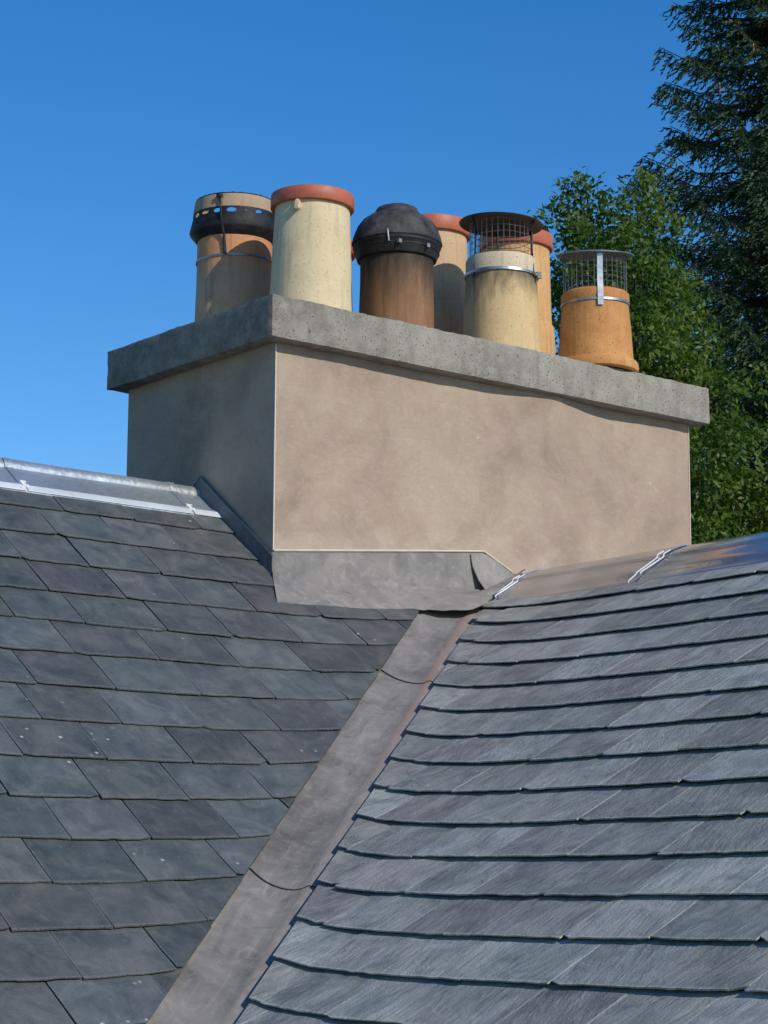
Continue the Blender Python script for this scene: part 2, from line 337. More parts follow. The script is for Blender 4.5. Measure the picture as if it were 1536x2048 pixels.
def clay_mat(name, a, b, speck=(0.10, 0.07, 0.04), soot=None, warm=None, streak=None, sp=0.35):
    """soot = (z0, z1): sooty from z1 up, fading out at z0 (object z); warm = (z, colour): differently fired clay above z"""
    t = NT(name); v = t.coord('Object'); pos = t.new('ShaderNodeSeparateXYZ'); t.L(v, pos.inputs[0]); z = pos.outputs[2]
    big = t.noise(v, 3.5, 4, 0.6, 0.4); mid = t.noise(v, 24, 5, 0.65); fine = t.noise(v, 110, 3, 0.6)
    col = t.ramp(big, [(0.3, a), (0.7, b)])
    if warm is not None:
        zz = t.math('MULTIPLY_ADD', t.math('SUBTRACT', big, 0.5), 0.10, z)
        mr = t.new('ShaderNodeMapRange'); mr.inputs['From Min'].default_value = warm[0]; mr.inputs['From Max'].default_value = warm[1]; t.L(zz, mr.inputs[0])
        col = t.mix(mr.outputs[0], col, warm[2])
    if streak is not None:
        sv = t.coord('Object', (1, 1, 0.12)); sn = t.noise(sv, 22, 5, 0.65, 0.3)
        col = t.mix(t.ramp(sn, [(0.42, 0.0), (0.68, 0.85)]), col, streak)
        col = t.mix(t.ramp(sn, [(0.26, 0.7), (0.40, 0.0)]), col, tuple(x*0.35 for x in streak))
    col = t.mix(t.ramp(mid, [(0.55, 0.0), (0.8, 0.35)]), col, tuple(min(1, x*1.25) for x in b))
    col = t.mix(t.ramp(fine, [(0.30, sp*1.6), (0.40, 0.0)]), col, speck)
    spots = t.voro(v, 42); s2 = t.math('MULTIPLY', t.ramp(spots.outputs['Distance'], [(0.07, 1.0), (0.16, 0.0)]), t.ramp(t.noise(v, 5, 2), [(0.5, 0.0), (0.62, 0.8)]))
    col = t.mix(s2, col, speck)
    if soot is not None:
        zz = t.math('MULTIPLY_ADD', t.math('SUBTRACT', t.noise(t.coord('Object', (1, 1, 0.3)), 11, 6, 0.7, 0.6), 0.5), soot[2]*1.7, z)
        mr = t.new('ShaderNodeMapRange'); mr.inputs['From Min'].default_value = soot[0]; mr.inputs['From Max'].default_value = soot[1]; t.L(zz, mr.inputs[0])
        col = t.mix(mr.outputs[0], col, (0.03, 0.024, 0.018))
    drip = t.noise(t.coord('Object', (1, 1, 0.08)), 30, 4, 0.6, 0.2)
    col = t.mix(t.ramp(drip, [(0.53, 0.0), (0.70, 0.5)]), col, tuple(x*0.5 for x in a))
    scr = t.noise(t.coord('Object', (1, 1, 0.5), (0.4, 0.3, 0.2)), 26, 5, 0.75, 2.5)
    col = t.mix(t.ramp(scr, [(0.66, 0.0), (0.74, 0.55)]), col, tuple(min(0.8, x*1.5+0.06) for x in b))
    h = t.math('ADD', t.math('MULTIPLY', mid, 0.6), t.math('MULTIPLY', fine, 0.2))
    return t.done(col, 0.72, t.bump(h, 0.3, 0.006), spec=0.35)

# ------------------------------------------------------------------ roof geometry
ZRM, T1, YR = -0.5334, 0.7858, 0.5222           # long roof: ridge along x
ZRW, T2, XR = -0.8168, 0.5985, 1.2383           # wing roof: ridge along y
C1 = 1/math.hypot(1, T1); S1 = T1*C1
C2 = 1/math.hypot(1, T2); S2 = T2*C2
CL, CW = 2.2939, 1.0469                          # chimney plan
OV, CAPH = 0.0714, 0.1698
X_LEFT, Y_FRONT = -4.6, -5.5                     # roof ends
S_MAIN, S_WING = 4.75, 4.9                       # slope lengths
def sstep(t):
    t = min(max(t, 0), 1); return t*t*(3-2*t)
def fld(x, y, K=0.09):
    """roof surface: the two slopes swept together over the valley board"""
    a = ZRM-T1*(YR-y); b = ZRW-T2*(XR-x); k = K*sstep((ZRW-b)/0.35)
    return (a+b)/2 + math.sqrt(((a-b)/2)**2 + k*k)
def valley_off(x, y): return y-(0.7616*x-0.7816)
def pm(x, s, n): return Vector((x, YR-s*C1-n*S1, ZRM-s*S1+n*C1))
def pw(y, s, n): return Vector((XR-s*C2-n*S2, y, ZRW-s*S2+n*C2))
def to_px(q):
    d = Vector(q)-CAM; z = d.dot(_F)
    if z < 0.1: return (-9999, -9999)
    return (768+FPX*d.dot(_R)/z, 1024-FPX*d.dot(_U)/z)

house = empty('house', (0, 0, -7.0))
tag(house, 'house with two slate roof slopes meeting at a lead lined valley', 'house')

# decks under the slates
def deck(name, rows):
    m = MB(); m.sheet(rows, 0.03, (0, 0, 1)); return m.build(name, MAT['deck'], house)
ye = YR-S_MAIN*C1; xe = XR-S_WING*C2
rows = []
NX, NY = 70, 60
for i in range(NY+1):
    y = YR + (Y_FRONT-YR)*i/NY; r = []
    for j in range(NX+1):
        x = X_LEFT + (XR-X_LEFT)*j/NX
        r.append((x, y, fld(x, y)-0.010))
    rows.append(r)
m = MB()
keep = []
for i in range(NY):
    for j in range(NX):
        q = [rows[i][j], rows[i+1][j], rows[i+1][j+1], rows[i][j+1]]
        cx = sum(p[0] for p in q)/4; cy = sum(p[1] for p in q)/4
        if (cy > ye or cx > xe): m.add(q, [(0, 1, 2, 3)])
front_deck = m.build('roof_deck', MAT['deck'], house, fix=False)
m = MB()   # far slopes, out of sight of the photograph
m.sheet([[(X_LEFT, YR, ZRM-0.01), (7.5, YR, ZRM-0.01)], [(X_LEFT, YR+3.9, ZRM-0.01-3.9*T1), (7.5, YR+3.9, ZRM-0.01-3.9*T1)]], 0.03, (0, 0, 1))
m.sheet([[(XR, -0.0, ZRW-0.01), (XR, Y_FRONT, ZRW-0.01)], [(XR+4.2, -0.0, ZRW-0.01-4.2*T2), (XR+4.2, Y_FRONT, ZRW-0.01-4.2*T2)]], 0.03, (0, 0, 1))
m.sheet([[(XR+0.1, YR, ZRM-0.012), (7.5, YR, ZRM-0.012)], [(XR+0.1, ye, ZRM-0.012-T1*(YR-ye)), (7.5, ye, ZRM-0.012-T1*(YR-ye))]], 0.03, (0, 0, 1))
m.build('rear_roof', MAT['slate'], house)
# walls
m = MB()
zw = -3.30
m.box(((X_LEFT+7.5)/2, (ye+0.3+YR+3.5)/2, (zw-7)/2), (7.5-X_LEFT-0.5, (YR+3.5)-(ye+0.3), 7+zw))
m.box((XR, (Y_FRONT+ye+0.2)/2, (zw-0.02-7)/2), (2*(XR-xe)-0.7, (ye+0.4)-(Y_FRONT+0.3), 7+zw-0.02))
xl = X_LEFT+0.25
m.add([(xl, ye+0.3, zw), (xl, YR+3.5, zw), (xl, YR, ZRM-0.06), (xl+0.25, ye+0.3, zw), (xl+0.25, YR+3.5, zw), (xl+0.25, YR, ZRM-0.06)], [(0, 1, 2), (5, 4, 3), (0, 3, 4, 1), (1, 4, 5, 2), (2, 5, 3, 0)])
yf = Y_FRONT+0.3; hw = XR-xe-0.35
m.add([(XR-hw, yf, zw), (XR+hw, yf, zw), (XR, yf, ZRW-0.06), (XR-hw, yf+0.25, zw), (XR+hw, yf+0.25, zw), (XR, yf+0.25, ZRW-0.06)], [(0, 1, 2), (5, 4, 3), (0, 3, 4, 1), (1, 4, 5, 2), (2, 5, 3, 0)])
m.build('wall', MAT['wall'], house)

main_slope = empty('main_roof_slope'); main_slope.parent = house; main_slope.matrix_parent_inverse = Matrix.Translation((0, 0, 7))
wing_slope = empty('wing_roof_slope'); wing_slope.parent = house; wing_slope.matrix_parent_inverse = Matrix.Translation((0, 0, 7))

def clip(poly, fn):
    out = []
    for i in range(len(poly)):
        a, b = poly[i-1], poly[i]; fa, fb = fn(a), fn(b)
        if (fa >= 0) != (fb >= 0):
            t = fa/(fa-fb); out.append((a[0]+(b[0]-a[0])*t, a[1]+(b[1]-a[1])*t))
        if fb >= 0: out.append(b)
    return out

class Slope:
    def __init__(s, main): s.main = main; s.stuff = ([], [], [])
    def plan(s, u, d):            # u along the ridge, d down the slope
        return (u, YR-d*C1) if s.main else (XR-d*C2, u)
    def local(s, x, y): return (x, (YR-y)/C1) if s.main else (y, (XR-x)/C2)

def slate_piece(sl, u0, u1, tail, th, rnd):
    """one riven slate: outline in (u, d), laid as a flat slab on the roof surface; returns verts, faces, uvs, centre"""
    L = 0.41; w_ = u1-u0
    jag = 0.0038 if sl.main else 0.0036
    skew = rnd.uniform(-0.0035, 0.0035)
    pts = []
    n = 9
    chip = rnd.random()
    for i in range(n):
        t = i/(n-1); d = tail + rnd.uniform(-jag, jag)*0.8 + skew*(t-0.5)*2
        if i == 0 and chip < 0.28: d -= rnd.uniform(0.006, 0.018)
        if i == n-1 and chip > 0.78: d -= rnd.uniform(0.006, 0.018)
        pts.append((u0+w_*t + (rnd.uniform(-0.01, 0.01) if 0 < i < n-1 else 0), d))
    pts.append((u1+rnd.uniform(-0.0015, 0.0015), tail-0.09)); pts.append((u1+rnd.uniform(-0.002, 0.002), tail-0.2)); pts.append((u1, tail-L))
    pts.append((u0, tail-L)); pts.append((u0+rnd.uniform(-0.002, 0.002), tail-0.2)); pts.append((u0+rnd.uniform(-0.0015, 0.0015), tail-0.09))
    # cut to the valley, ridge and ends
    vl = lambda q: (valley_off(*sl.plan(*q))-VALL) if sl.main else (-VALR-valley_off(*sl.plan(*q)))
    pts = clip(pts, vl)
    if len(pts) >= 3: pts = clip(pts, lambda q: q[1]-(0.06 if sl.main else 0.20))
    if sl.main:
        if len(pts) >= 3: pts = clip(pts, lambda q: q[0]-X_LEFT)
    else:
        if len(pts) >= 3: pts = clip(pts, lambda q: q[0]-Y_FRONT)
        if len(pts) >= 3: pts = clip(pts, lambda q: -0.015-q[0])
    if len(pts) < 3: return None
    q2 = []
    for q in pts:
        if not q2 or math.hypot(q[0]-q2[-1][0], q[1]-q2[-1][1]) > 0.002: q2.append(q)
    if math.hypot(q2[0][0]-q2[-1][0], q2[0][1]-q2[-1][1]) < 0.002: q2.pop()
    pts = q2
    if len(pts) < 3: return None
    ar = 0.5*sum(pts[i-1][0]*pts[i][1]-pts[i][0]*pts[i-1][1] for i in range(len(pts)))
    if abs(ar) < 0.0003: return None
    # rough the valley cut
    uc = sum(q[0] for q in pts)/len(pts); tl = max(q[1] for q in pts); dc = tl-0.10
    x, y = sl.plan(uc, dc); e = 0.05
    du = Vector((*sl.plan(uc+e, dc), 0)); dn = Vector((*sl.plan(uc, dc+e), 0)); c0 = Vector((x, y, fld(x, y)))
    du.z = fld(du.x, du.y); dn.z = fld(dn.x, dn.y)
    au = (du-c0).normalized(); ad = (dn-c0)/e
    N = au.cross(ad).normalized()
    if N.z < 0: N = -N
    au = (du-c0)/e
    k = 0.047 if sl.main else 0.068
    tw = rnd.uniform(-0.006, 0.006)*(1.0 if sl.main else 0.35); lift = rnd.uniform(0, 0.0025 if sl.main else 0.0012)
    vs = []
    for q in pts:
        bx_, by_ = sl.plan(*q); b = c0 + au*(q[0]-uc) + ad*(q[1]-dc)
        b = b*0.25 + Vector((bx_, by_, fld(bx_, by_)))*0.75
        off = (0.024 if sl.main else 0.029) + th*0.5 + lift - k*(tail-q[1]) + tw*(q[0]-uc)
        vs.append(b + N*off)
    m_ = len(pts)
    vs += [q-N*th for q in vs]
    fs = [tuple(range(m_)), tuple(range(2*m_-1, m_-1, -1))]
    for i in range(m_): j = (i+1) % m_; fs.append((j, i, m_+i, m_+j))
    uv = [(q[0], -q[1], (q[0]-u0)/w_, tail-q[1]) for q in pts]*2
    nn = (vs[1]-vs[0]).cross(vs[2]-vs[1])
    cen = c0 + N*0.02
    # orient outward
    area = Vector((0, 0, 0))
    for i in range(m_): area += vs[i].cross(vs[(i+1) % m_])
    if area.dot(N) < 0: fs = [tuple(reversed(f)) for f in fs]
    return vs, fs, uv, cen

VALL, VALR = 0.172, 0.105
def make_mesh(name, vs, fs, uv):
    me = bpy.data.meshes.new(name); me.from_pydata([tuple(q) for q in vs], [], fs)
    ul = me.uv_layers.new(name='UVMap'); li = np.empty(len(me.loops), dtype=np.int32); me.loops.foreach_get('vertex_index', li)
    A = np.asarray(uv, dtype=np.float32)[li]; ul.data.foreach_set('uv', A[:, :2].ravel())
    u2 = me.uv_layers.new(name='Edge'); u2.data.foreach_set('uv', A[:, 2:].ravel())
    me.update(); return me

def lay_slope(sl, parent, mat, rows, umin, umax, tail0, gauge, thr):
    rnd = random.Random(5 if sl.main else 9); SV, SF, SU = [], [], []
    cnt = 0
    for r in range(rows):
        tail = tail0 + gauge*r; u = umin - (0.15 if r % 2 else 0.0) - rnd.uniform(0, 0.02)
        while u < umax:
            wd = rnd.choice((0.27, 0.29, 0.305, 0.305, 0.31, 0.33))
            th = rnd.uniform(*thr)
            gp = 0.0026 if sl.main else 0.0010
            p = slate_piece(sl, u+gp*rnd.uniform(0.5, 1.3), u+wd-gp*rnd.uniform(0.5, 1.3), tail + rnd.uniform(-0.003, 0.003), th, rnd)
            u += wd
            if p is None: continue
            vs, fs, uv, cen = p
            px = [to_px(q) for q in vs]
            seen = any(-25 < a < 1561 and 930 < b < 2075 for a, b in px) and cen.y > Y_FRONT
            # only the exposed part counts
            ex = [(a, b) for (a, b), q in zip(px, vs) if -10 < a < 1546 and b < 2058]
            if seen and ex and cnt < 300:
                me = make_mesh('slate', [q-cen for q in vs], fs, uv); me.materials.append(mat)
                o = bpy.data.objects.new('slate', me); COL.objects.link(o); o.parent = parent; o.location = cen; cnt += 1
            else:
                b = len(SV); SV += vs; SU += uv; SF += [tuple(b+i for i in f) for f in fs]
    me = make_mesh('outlying_slates', SV, SF, SU); me.materials.append(mat)
    o = bpy.data.objects.new('outlying_slates', me); COL.objects.link(o); o.parent = parent; o['kind'] = 'stuff'
    print('slates', sl.main, cnt)

lay_slope(Slope(True), main_slope, MAT['slate'], 22, X_LEFT-0.1, XR, 0.3505, 0.2052, (0.0036, 0.0052))
lay_slope(Slope(False), wing_slope, MAT['slate_riven_lit'], 22, Y_FRONT-0.1, 0.05, 0.4287, 0.2017, (0.0034, 0.0050))

# valley lining: overlapping lead sheets
valley = empty('valley_gutter'); valley.parent = house; valley.matrix_parent_inverse = Matrix.Translation((0, 0, 7))
def valley_sheet(x_top, x_bot, lift, curve):
    vd = Vector((1, 0.7616)).normalized(); vn = Vector((-0.7616, 1)).normalized()
    rows = []; nn = 22; nt = max(4, int((x_top-x_bot)/0.06))
    for i in range(nt+1):
        r = []
        for j in range(nn+1):
            q = -0.21 + 0.45*j/nn
            sag = curve*(1-((q-0.02)/0.16)**2) if i == nt else 0
            t = x_top + (x_bot-x_top)*i/nt
            x = t + vn.x*q; y = 0.7616*t-0.7816 + vn.y*q
            x -= sag*vd.x; y -= sag*vd.y
            fold = 0.010*math.exp(-((q+0.045)/0.018)**2) - 0.006*math.exp(-((q+0.10)/0.03)**2)
            wob = 0.005*noise.noise(Vector((x*3, y*3, 0.3))) + 0.003*noise.noise(Vector((x*9, y*9, 2.3)))
            r.append((x, y, fld(x, y, 0.082)+0.004+lift+fold+wob + 0.003*(i/nt)))
        rows.append(r)
    m = MB(); m.sheet(rows, 0.003, (0, 0, 1)); return m.build('lead_sheet', MAT['lead_valley'], valley, 40)
valley_sheet(1.02, 0.21, 0.0105, 0.055)
valley_sheet(0.34, -1.03, 0.0050, 0.075)
valley_sheet(-0.9, -2.25, -0.0005, 0.06)
valley_sheet(-2.1, -2.9, -0.006, 0.05)

# ------------------------------------------------------------------ ridge caps
def ridge_cap(name, fn, prof, a0, a1, mat, th=0.002):
    """fn(along, s, n, side) -> world"""
    n = max(2, int(abs(a1-a0)/0.08)); rows = []
    for i in range(n+1):
        a = a0+(a1-a0)*i/n; wv = 0.0014*noise.noise(Vector((a*4.1, 3.3, 0)))
        rows.append([fn(a, s, q+wv) for s, q in prof])
    m = MB(); m.sheet(rows, th, (0, 0, 1)); return m.build(name, mat, house, 32)
def fmain(a, s, n):
    q = pm(a, abs(s), n)
    if s < 0: q.y = 2*YR-q.y
    return q
def fwing(a, s, n):
    q = pw(a, abs(s), n)
    if s < 0: q.x = 2*XR-q.x
    return q
roll = [(0.0, 0.040), (0.012, 0.040), (0.025, 0.037), (0.036, 0.030), (0.042, 0.022), (0.050, 0.027), (0.09, 0.0275), (0.135, 0.028), (0.168, 0.0285), (0.176, 0.036), (0.182, 0.0362), (0.225, 0.031), (0.232, 0.024)]
profM = [(-s, n) for s, n in reversed(roll[1:])] + roll
angl = [(0.0, 0.030), (0.03, 0.037), (0.085, 0.046), (0.122, 0.0475), (0.130, 0.040), (0.138, 0.0385), (0.20, 0.038), (0.262, 0.0375), (0.270, 0.034), (0.318, 0.030), (0.324, 0.024)]
profW = [(-s, n) for s, n in reversed(angl[1:])] + angl
def lap(fn, prof, a, parent, mat, wdt, lift, name):
    rows = [[fn(a+d, s, n+lift) for s, n in prof] for d in (-wdt/2, wdt/2)]
    m = MB(); m.sheet(rows, 0.003, (0, 0, 1)); return m.build(name, mat, parent, 32)
ends = [-0.006, -0.145, -0.885, -1.66, -2.43, -3.2, -3.97, X_LEFT]
for i in range(7):
    pr = [(s, n+0.002*(i % 2)) for s, n in profM]
    c = ridge_cap('ridge_cap', fmain, pr, ends[i], ends[i+1], MAT['zinc'])
    m = MB(); rows = [[fmain(a, s_, n_) for s_, n_ in ((0.196, 0.0392), (0.212, 0.0380), (0.229, 0.0355))] for a in (ends[i]-0.003, ends[i+1]+0.003)]; m.sheet(rows, 0.0025, (0, 0, 1)); m.build('foot_glint_strip', MAT['foot_glint_strip'], c)
    if i < 6:
        lap(fmain, [(s, n) for s, n in profM if abs(s) < 0.172], ends[i+1], c, MAT['zinc'], 0.030, 0.0055, 'joint_strap')
        m = MB()
        for s_ in (0.168, 0.196):
            m.box(pm(ends[i+1], s_+0.006, 0.0395), (0.026, 0.008, 0.008), Matrix.Rotation(math.atan(T1), 3, 'X'))
        m.box(pm(ends[i+1]-0.006, 0.184, 0.0385), (0.012, 0.034, 0.008), Matrix.Rotation(math.atan(T1), 3, 'X'))
        m.build('clip', MAT['sealant'], c)
ends = [-0.004, -0.150, -0.965, -1.78, -2.6, -3.42, -4.24, -5.06, Y_FRONT]
for i in range(8):
    pr = [(s, n+0.0025*(i % 2)) for s, n in profW]
    c = ridge_cap('ridge_cap', fwing, pr, ends[i], ends[i+1], MAT['bright_metal'])
    if i < 7:
        lap(fwing, [(s, n) for s, n in profW], ends[i+1]-0.008, c, MAT['bright_metal'], 0.034, 0.0055, 'joint_strap')
        m = MB()
        for k, dd in enumerate((0.012, -0.030)):
            lst = [(s, n) for s, n in angl if 0.03 < s < (0.330 if k == 0 else 0.30)]
            pts = []
            for s, n in lst:
                wob = 0.006*noise.noise(Vector((s*14, i*3.1+k, 0.7))) + (0.022*s/0.3 if k else 0)
                pts.append(fwing(ends[i+1]+dd+wob, s, n+0.0055))
            m.tube(pts, [0.0026+0.0022*abs(noise.noise(Vector((j*1.3, i, k)))) for j in range(len(pts))], 6)
        m.build('sealant_bead', MAT['sealant'], c, 60)

# ------------------------------------------------------------------ chimney stack
stack = empty('chimney_stack', (CL/2, CW/2, -1.7))
tag(stack, 'rendered chimney stack with a grey concrete cap slab above the slate roofs', 'chimney')

def rough_box(name, lo, hi, div, disp, mat, parent, smooth=35):
    bm = bmesh.new(); lo = Vector(lo); hi = Vector(hi); d = hi-lo; cache = {}
    def V(p):
        k = (round(p[0], 5), round(p[1], 5), round(p[2], 5))
        if k not in cache: cache[k] = bm.verts.new(p)
        return cache[k]
    for ax in range(3):
        b, c = (ax+1) % 3, (ax+2) % 3
        nb = max(1, int(d[b]/div)); nc = max(1, int(d[c]/div))
        for side in (0, 1):
            for i in range(nb):
                for j in range(nc):
                    q = []
                    for (ii, jj) in ((i, j), (i+1, j), (i+1, j+1), (i, j+1)):
                        p = [0, 0, 0]; p[ax] = hi[ax] if side else lo[ax]
                        p[b] = lo[b]+d[b]*ii/nb; p[c] = lo[c]+d[c]*jj/nc; q.append(V(tuple(p)))
                    bm.faces.new(q if side else q[::-1])
    for v in bm.verts: v.co = v.co + disp(v.co.copy())
    bmesh.ops.recalc_face_normals(bm, faces=bm.faces)
    me = bpy.data.meshes.new(name); bm.to_mesh(me); bm.free()
    return link_mesh(name, me, mat, parent, smooth)

def nz(p, s, o=0.0): return noise.noise(Vector((p.x*s+o, p.y*s-o, p.z*s+o*2)))
def wall_disp(p):
    edge = min(abs(p.x), abs(p.x-CL), 0.2)/0.2
    d = Vector((0, 0, 0))
    if p.y < 0.001:
        d.y = -edge*(0.005*nz(p, 2.3) + 0.002*nz(p, 7, 3)) - 0.030*math.exp(-((p.x-1.40)/0.20)**2-((p.z-0.02)/0.22)**2) + 0.012*math.exp(-((p.x-1.8)/0.16)**2-((p.z)/0.2)**2)
    if p.x < 0.001:
        d.x = -0.004*nz(p, 2.1)*min(p.y, CW-p.y, 0.2)/0.2 if 0 < p.y < CW else 0
    return d
rough_box('rendered_wall', (0, 0, -1.75), (CL, CW, 0.004), 0.045, wall_disp, MAT['render'], stack, 60)

def cap_disp(p):
    lo = (-OV, -OV, 0.0); hi = (CL+OV, CW+OV, CAPH)
    on = [abs(p[i]-lo[i]) < 1e-4 or abs(p[i]-hi[i]) < 1e-4 for i in range(3)]
    d = Vector((0.003*nz(p, 9), 0.003*nz(p, 9, 5), 0.0035*nz(p, 8, 9) + 0.003*nz(p, 31, 2)))
    cen = Vector(((lo[0]+hi[0])/2, (lo[1]+hi[1])/2, CAPH/2))
    if sum(on) >= 2:                       # knocked-off arris
        r = 0.006+0.006*abs(nz(p, 17, 4))
        for i in range(3):
            if on[i]: d[i] += -r*0.6 if p[i] > cen[i] else r*0.6
    d.z *= 0.4 if p.z < 0.01 else 1.0
    return d
rough_box('cap_slab', (-OV, -OV, 0.0), (CL+OV, CW+OV, CAPH), 0.024, cap_disp, MAT['concrete'], stack, 50)
# corner and stop beads
m = MB(); m.box((0.001, -0.001, -0.43), (0.0045, 0.0045, 0.84)); m.build('corner_bead', MAT['bead'], stack)
m = MB(); m.box((CL-0.001, -0.001, -0.43), (0.0045, 0.0045, 0.84)); m.build('corner_bead', MAT['bead'], stack)

# lead flashing along the front face
topA = [(-0.004, -0.822), (0.35, -0.785), (0.7, -0.748), (1.06, -0.712), (1.215, -0.782)]
def topz(x):
    for (x0, z0), (x1, z1) in zip(topA, topA[1:]):
        if x <= x1: return z0+(z1-z0)*(x-x0)/(x1-x0)
    return topA[-1][1]
m = MB(); m.tube([Vector((x, -0.012, z+0.003)) for x, z in topA], 0.0045, 6); m.build('stop_bead', MAT['bead'], stack, 50)
# apron: upstand then foot laid over the slates
def footy(x):
    pts = [(-0.15, -0.195), (0.25, -0.185), (0.54, -0.178), (0.60, -0.205), (0.66, -0.262), (0.74, -0.305), (0.82, -0.292), (0.90, -0.235), (0.97, -0.17), (1.06, -0.140)]
    for (x0, y0), (x1, y1) in zip(pts, pts[1:]):
        if x <= x1: return y0+(y1-y0)*sstep((x-x0)/(x1-x0))
    return pts[-1][1]
def lead_apron():
    rows = []; N = 54
    for i in range(N+1):
        x = -0.012 + (1.06+0.012)*i/N; r = []
        zt = topz(x)-0.004; zb = fld(x, -0.02)+0.045
        for k in range(6): t = k/5; r.append((x, -0.010-0.004*t, zt+(zb-zt)*t))
        yf_ = footy(x - (0.0 if x > 0.1 else 0))
        for k in range(1, 13):
            t = k/12; y = -0.016+(yf_+0.016)*t
            xx = x - (0.10*t*max(0, 1-x/0.25))
            z = fld(xx, y) + 0.040 - 0.004*t + 0.004*nz(Vector((xx, y, 0)), 7) + 0.002*nz(Vector((xx, y, 4)), 19)
            if t > 0.97: z -= 0.003
            if x > 0.56: z += (0.034*math.sin(min(1.0, t)*2.5)*(0.6+0.4*t))*sstep((x-0.54)/0.14)
            if k == 1: z += 0.011
            r.append((xx, y, z))
        rows.append(r)
    m = MB(); m.sheet(rows, 0.003, (0, -0.3, 1)); return m.build('lead_apron', MAT['lead'], stack, 45)
lead_apron()
# saddle piece dressed against the wing ridge
rows = []
for i in range(13):
    t = i/12; x = 0.985+0.25*t; r = []; xs = x
    zt = topz(x)-0.006; zb = max(fld(x, -0.03)+0.038, ZRW+0.02-(XR-x)*T2*0.8)
    zb = min(zb, zt-0.004)
    for k in range(9):
        q = k/8; x = xs + 0.085*q*q*(1-t)
        y = -0.017-0.095*q*q*(1-0.4*t); z = zt+(zb-zt)*min(1, q*1.3) + 0.007*nz(Vector((x, y, q)), 13) + 0.006*math.sin(q*5+t*4)*q
        if q > 0.77: z = fld(x, y)+0.050 - 0.01*(q-0.77)
        r.append((x, y, z))
    rows.append(r)
m = MB(); m.sheet(rows, 0.003, (0, -0.5, 1)); m.build('lead_saddle', MAT['lead'], stack, 45)
# raking flashing on the shaded side
def raked():
    rows = []; pts = []
    for i in range(31):
        y = -0.012 + (CW+0.012)*i/30
        dy = abs(y-0.485)
        zt = -0.462-0.762*dy; pts.append((y, zt))
    for (y, zt) in pts:
        zb = ZRM-T1*abs(YR-y)-0.03
        rows.append([(-0.012-0.002*nz(Vector((0, y*6, k)), 2), y, zt+(zb-zt)*k/4) for k in range(5)])
    m = MB(); m.sheet(rows, 0.004, (-1, 0, 0)); o = m.build('side_flashing', MAT['lead_shade'], stack, 45)
    m = MB(); m.tube([Vector((-0.013, y, z+0.003)) for y, z in pts], 0.005, 6); m.build('stop_bead', MAT['dull_metal'], stack, 50)
raked()
# mortar flaunching pads under the pots are part of the stack
ZC = CAPH

# ------------------------------------------------------------------ chimney pots
def pot(name, loc, label, tilt=(0, 0)):
    o = empty(name, (loc[0], loc[1], ZC)); o.rotation_euler = (tilt[0], tilt[1], 0)
    tag(o, label, 'chimney pot', 'clay pots standing on the chimney cap'); return o
def kid(m, name, mat, parent, smooth=35):
    o = m.build(name, mat, None, smooth); o.parent = parent; return o
def shaft(parent, r0, r1, h, mat, t=0.022, extra=None, wob=0.003, seed=1, name='shaft'):
    prof = [(r0, 0.0)]
    for i in range(1, 9): prof.append((r0+(r1-r0)*i/8, h*i/8))
    if extra: prof = extra
    top = prof[-1]
    prof = prof + [(top[0]-t, top[1]+0.0), (r0-t, 0.0)]
    m = MB(); m.lathe(prof, 56, wob=wob, seed=seed); return kid(m, name, mat, parent, 35)
def ring(parent, r, z0, z1, mat, name='rim', t=0.02, rnd_=0.006):
    prof = [(r-t, z0), (r-rnd_*0.4, z0), (r, z0+rnd_*0.6), (r, z1-rnd_), (r-rnd_*0.35, z1-rnd_*0.3), (r-rnd_, z1), (r-t-0.004, z1), (r-t-0.004, z0)]
    m = MB(); m.lathe(prof, 64); return kid(m, name, mat, parent, 35)
def strap(parent, r, z, h, mat, name='strap', tilt=0.0):
    prof = [(r-0.004, z-h/2), (r, z-h/2), (r, z+h/2), (r-0.004, z+h/2)]
    m = MB(); m.lathe(prof, 56)
    if tilt: m.v = [(x, y, zz+tilt*x) for x, y, zz in m.v]
    return kid(m, name, mat, parent, 30)
CAMDIR = math.atan2(-0.778, -0.628)      # bearing from the pots towards the photographer
def polar(r, da, z): return Vector((r*math.cos(CAMDIR+da), r*math.sin(CAMDIR+da), z))

